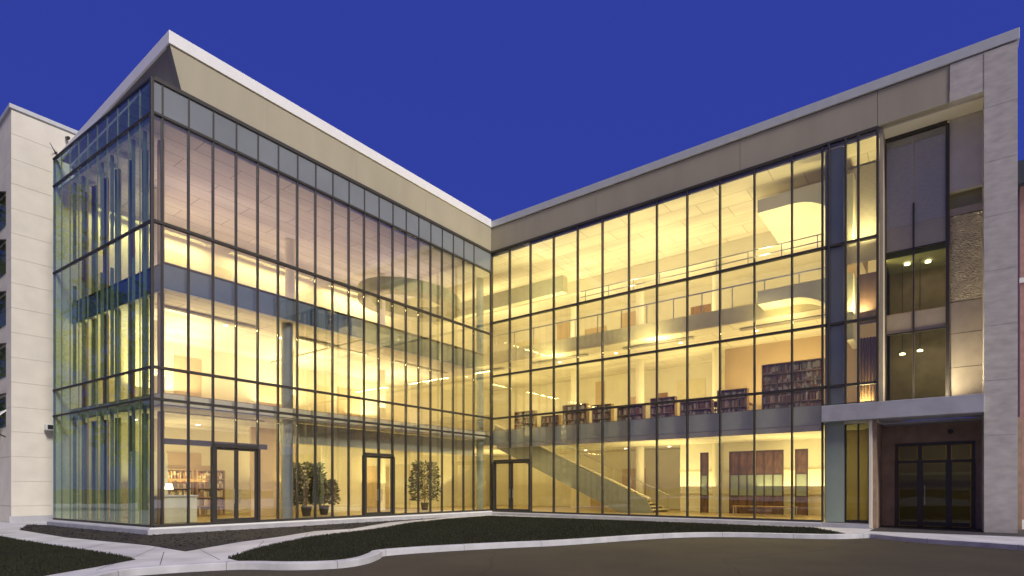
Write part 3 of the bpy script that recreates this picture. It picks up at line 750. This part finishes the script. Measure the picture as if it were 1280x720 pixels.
def lookout(label, px, py, size, kind):
    p = W(LF, LF.at_px(px,12.3), 12.3, LF.z_at(px,py,12.3))
    t = thing('security_camera', label, 'camera', p, LF.ang, 'cameras on the stone wall')
    bx(-.05,.05,-.12,.015,-.03,.03).build('bracket', M['steel'], t)
    MB().tube([(0,-.12,.0),(0,-.12-size,-.05)],[.09,.075],14).build('housing', M[kind], t)
    MB().tube([(0,-.121-size,-.05),(0,-.15-size,-.052)],[.05,.045],12).build('lens', M['black'], t)
lookout('small black camera high on the stone wall under its coping',83,174,.2,'black')
p = LF.z_at(64,535,12.3)
wl = thing('wall_lamp', 'white box lamp on the stone wall beside the glass, low down', 'lamp', W(LF,LF.at_px(62,12.3),12.3,p), LF.ang)
bx(-.06,.06,-.1,.015,-.06,.06).build('bracket', M['white'], wl)
bx(-.24,.24,-.5,-.1,-.14,.14).build('housing', M['white'], wl, .02)
bx(-.2,.2,-.515,-.502,-.1,.1).build('lens', M['black'], wl)
an = thing('antenna', 'dark thin rod sticking out near the top of the stone wall', 'antenna', W(LF,LF.at_px(70,12.3),12.3,LF.z_at(70,190,12.3)), LF.ang)
MB().tube([(0,.03,-.05),(-.35,-.45,.12)],[.03,.012],8).build('rod', M['black'], an)
bx(-.05,.05,-.02,.02,-.1,.02).build('bracket', M['black'], an)
aw = thing('awning', 'small white slanted awning on black brackets at the far left wall', 'awning', W(LF,xc,13.2), LF.ang)
MB().prism([(-.9,0,4.3),(-.0,0,5.2),(-.0,0,5.28),(-.9,0,4.38)],(0,1.6,0)).build('canopy', M['white'], aw)
for y in (.1,1.45): MB().tube([(-.006,y,4.0),(-.75,y,4.36)],.03,8).build('bracket', M['black'], aw)

# ------------------------------------------------------------------ neighbour on the right
NB = thing('brick_building', 'pink brick building with dark cornice, a sliver past the stone column', 'building', (25.8,29,0), R(-38))
bx(0,14,0,12,0,16.9).build('wall', M['brick'], NB)
MB().box(-.45,14.4,-.45,12.4,16.9,17.5).box(-.3,14.2,-.3,12.2,17.502,18.1).build('cornice', M['slate'], NB)
bx(-.03,14,-.06,-.002,12.0,12.25).build('string_course', M['coping'], NB)
for k in range(3):
    for z in (2.5,7.2,13):
        w = bx(1.0+k*3,2.3+k*3,-.05,.02,z,z+2.2).build('window', M['mullion'], NB); bx(1.06+k*3,2.24+k*3,-.065,-.052,z+.06,z+2.14).build('pane', M['glass_d'], w)

def tree(label, loc, h, cr, nleaf, seed):
    rnd = random.Random(seed)
    t = thing('broadleaf_tree', label, 'tree', loc, 0, 'trees left of the stone block')
    mb = MB().tube([(0,0,-.16),(.1,0,h*.25),(.2,.1,h*.5),(.1,.2,h*.8)],[.38,.30,.2,.06],12); tips=[]
    for k in range(14):
        z=h*rnd.uniform(.25,.75); a=rnd.uniform(0,6.28); L=cr*rnd.uniform(.6,1)
        tip=Vector((L*math.cos(a),L*math.sin(a),z+L*rnd.uniform(.3,.8))); tips.append(tip)
        mb.tube([(.1,.05,z),Vector((.1,.05,z)).lerp(tip,.5)+Vector((0,0,.3)),tip],[.11,.07,.02],7)
    mb.build('trunk', M['darkwood'], t)
    cl=[]
    for k in range(70):
        a=rnd.uniform(0,6.28); u=rnd.uniform(.22,1); prof=math.sin(math.pi*min(1,(u-.15)/.9))**.6 if u<1 else .1
        rr=cr*prof*math.sqrt(rnd.random()); cl.append((Vector((rr*math.cos(a),rr*math.sin(a),h*u)),rnd.uniform(.6,1.4)))
    cl += [(p,1.1) for p in tips]
    mb=MB()
    for k in range(nleaf):
        c,r=rnd.choice(cl); v=Vector((rnd.gauss(0,1),rnd.gauss(0,1),rnd.gauss(0,1))).normalized()*r*rnd.random()**.4; p=c+v
        d=Vector((rnd.gauss(0,1),rnd.gauss(0,1),rnd.gauss(0,.6))).normalized(); q=d.orthogonal().normalized(); L=rnd.uniform(.18,.38)
        mb.poly([p,p+d*L*.5+q*L*.3,p+d*L,p+d*L*.5-q*L*.3])
    mb.build('crown', M['leaf'], t)
tree('tall dark tree mirrored in the side glass, nearest the stone block',(-34,30.5,0),23,5.2,9000,3)
tree('lower dark tree mirrored in the side glass, standing nearer the road',(-37,24.5,0),15,4.5,7000,9)
# ------------------------------------------------------------------ lights
lr = random.Random(11)
def area(fr, x, y, z, sx, sy, e, col=(1,.80,.46), up=False):
    l = bpy.data.lights.new('room_light','AREA'); l.shape='RECTANGLE'; l.size=sx; l.size_y=sy; l.energy=e*1.22*lr.uniform(.6,1.4); l.color=col
    o = bpy.data.objects.new('room_light', l); COL.objects.link(o); o.location = W(fr,x,y,z)
    o.rotation_euler = (math.pi if up else 0, 0, fr.ang if not up else -fr.ang)
    if not up and sy < .31: bx(x-sx/2-.04,x+sx/2+.04,y-sy/2-.04,y+sy/2+.04,z+.006,z+.06).build('light_housing', M['steel'], LW if fr is LF else RW)
    return o
SOFT=(1,.83,.42); WARM=(1,.82,.34); ROSE=(1,.76,.74)
for x in (3.2,9.2,15.2):
    area(LF,x,6.0,1.9,5,3,150,WARM,True);  area(LF,x,2.2,4.5,4,.25,130,WARM)
    area(LF,x,6.2,6.4,5,3,230,SOFT,True); area(LF,x,2.6,8.6,4,.25,130,WARM)
    area(LF,x,5.0,10.6,5,4,95,ROSE,True); area(LF,x,8.0,13.9,5,.3,120,WARM)
for x in (-4,2.5,9,15.5):
    area(RF,x,5.2,1.7,4.5,3.5,150,WARM,True); area(RF,x,1.0,4.12,4,.25,120,WARM)
    area(RF,x,6.2,6.2,5,4,170,WARM,True); area(RF,x,3.6,9.6,4,.25,110,WARM)
    area(RF,x,5.6,11.4,5,4,190,SOFT,True)
    if x > 0: area(RF,x,.75,11.7,4.5,.25,110,SOFT,True); area(RF,x,1.3,8.9,4,.5,90,WARM,True)  # up-lights added by the glass to brighten the gallery fronts
area(RF,19.0,1.2,9.0,.5,.5,60,WARM,True); area(RF,19.1,1.2,5.2,.5,.5,50,WARM,True); area(RF,19.1,1.2,12.0,.5,.5,50,WARM,True)
area(RF,21.2,2.4,10.7,1.5,.8,10,ROSE); area(RF,21.2,2.4,7.7,1.5,.8,10,ROSE)
area(RF,21.6,4.6,4.15,1.5,.3,4,WARM)
# slim up-light standing on the ledge inside the stone recess
bx(XE+.75,X230-.05,.34,.46,4.965,5.03).build('light_bar', M['steel'], RW)
area(RF,(XE+X230)/2+.2,.40,5.04,2.0,.08,210,(1,.86,.58),True)
sun = bpy.data.lights.new('sun','SUN'); sun.energy=3.1; sun.angle=R(14); sun.color=(1,.95,.88)
so = bpy.data.objects.new('sun', sun); COL.objects.link(so)
SE, sd = R(38), Vector((.6,-.8,0)).normalized()
to = Vector((sd.x*math.cos(SE), sd.y*math.cos(SE), math.sin(SE)))
so.rotation_euler = to.to_track_quat('Z','Y').to_euler(); so.location = (20,-20,30)
# ------------------------------------------------------------------ sky
w = bpy.data.worlds.new('World'); scene.world = w; w.use_nodes = True
nt = w.node_tree; bg = nt.nodes['Background']
sky = nt.nodes.new('ShaderNodeTexSky'); sky.sky_type='NISHITA'; sky.sun_disc=False
sky.sun_elevation = SE; sky.sun_rotation = math.atan2(sd.x, sd.y)
tc = nt.nodes.new('ShaderNodeTexCoord')
mixn = nt.nodes.new('ShaderNodeMix'); mixn.data_type='RGBA'; mixn.inputs['Factor'].default_value=.94
mixn.inputs['B'].default_value=(.33,.56,4.35,1)       # deep dusk blue, on the Nishita scale
nt.links.new(sky.outputs['Color'], mixn.inputs['A'])
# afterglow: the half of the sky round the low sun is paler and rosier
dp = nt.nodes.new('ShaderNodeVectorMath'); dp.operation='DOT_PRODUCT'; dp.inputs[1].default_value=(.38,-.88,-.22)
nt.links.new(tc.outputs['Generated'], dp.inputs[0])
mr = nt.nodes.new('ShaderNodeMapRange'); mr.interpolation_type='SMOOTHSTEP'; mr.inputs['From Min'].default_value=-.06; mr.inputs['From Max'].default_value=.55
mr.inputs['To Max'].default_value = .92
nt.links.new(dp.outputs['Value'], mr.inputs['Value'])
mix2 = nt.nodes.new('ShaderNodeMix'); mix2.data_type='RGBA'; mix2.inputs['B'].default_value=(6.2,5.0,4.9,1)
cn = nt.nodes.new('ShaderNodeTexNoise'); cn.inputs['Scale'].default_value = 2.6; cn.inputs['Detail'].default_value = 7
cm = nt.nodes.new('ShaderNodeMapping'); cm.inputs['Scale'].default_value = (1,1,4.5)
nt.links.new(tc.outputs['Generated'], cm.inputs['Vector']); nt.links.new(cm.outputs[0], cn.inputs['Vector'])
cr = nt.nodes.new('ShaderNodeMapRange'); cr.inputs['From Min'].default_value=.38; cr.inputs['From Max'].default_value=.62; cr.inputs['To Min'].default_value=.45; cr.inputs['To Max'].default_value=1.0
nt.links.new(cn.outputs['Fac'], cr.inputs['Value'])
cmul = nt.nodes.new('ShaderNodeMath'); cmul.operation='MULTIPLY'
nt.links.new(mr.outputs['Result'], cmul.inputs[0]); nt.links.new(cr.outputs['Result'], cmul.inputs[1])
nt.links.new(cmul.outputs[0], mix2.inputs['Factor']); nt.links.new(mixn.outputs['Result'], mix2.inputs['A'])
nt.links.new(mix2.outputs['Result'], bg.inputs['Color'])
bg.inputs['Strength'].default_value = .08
# ------------------------------------------------------------------ camera and render
cam = bpy.data.cameras.new('camera'); co = bpy.data.objects.new('camera', cam); COL.objects.link(co)
co.location=(0,0,CAMH); co.rotation_euler=(R(90),0,0); cam.sensor_width=36; cam.lens=F/1280*36; cam.shift_y=(HY-360)/1280
cam.clip_start=.1; cam.clip_end=4000
scene.camera = co
scene.view_settings.view_transform='Standard'; scene.view_settings.look='None'; scene.view_settings.exposure=0; scene.view_settings.gamma=1
scene.cycles.use_denoising=True; scene.cycles.max_bounces=10; scene.cycles.transparent_max_bounces=24; scene.cycles.sample_clamp_indirect=6
scene.cycles.caustics_reflective=False; scene.cycles.caustics_refractive=False
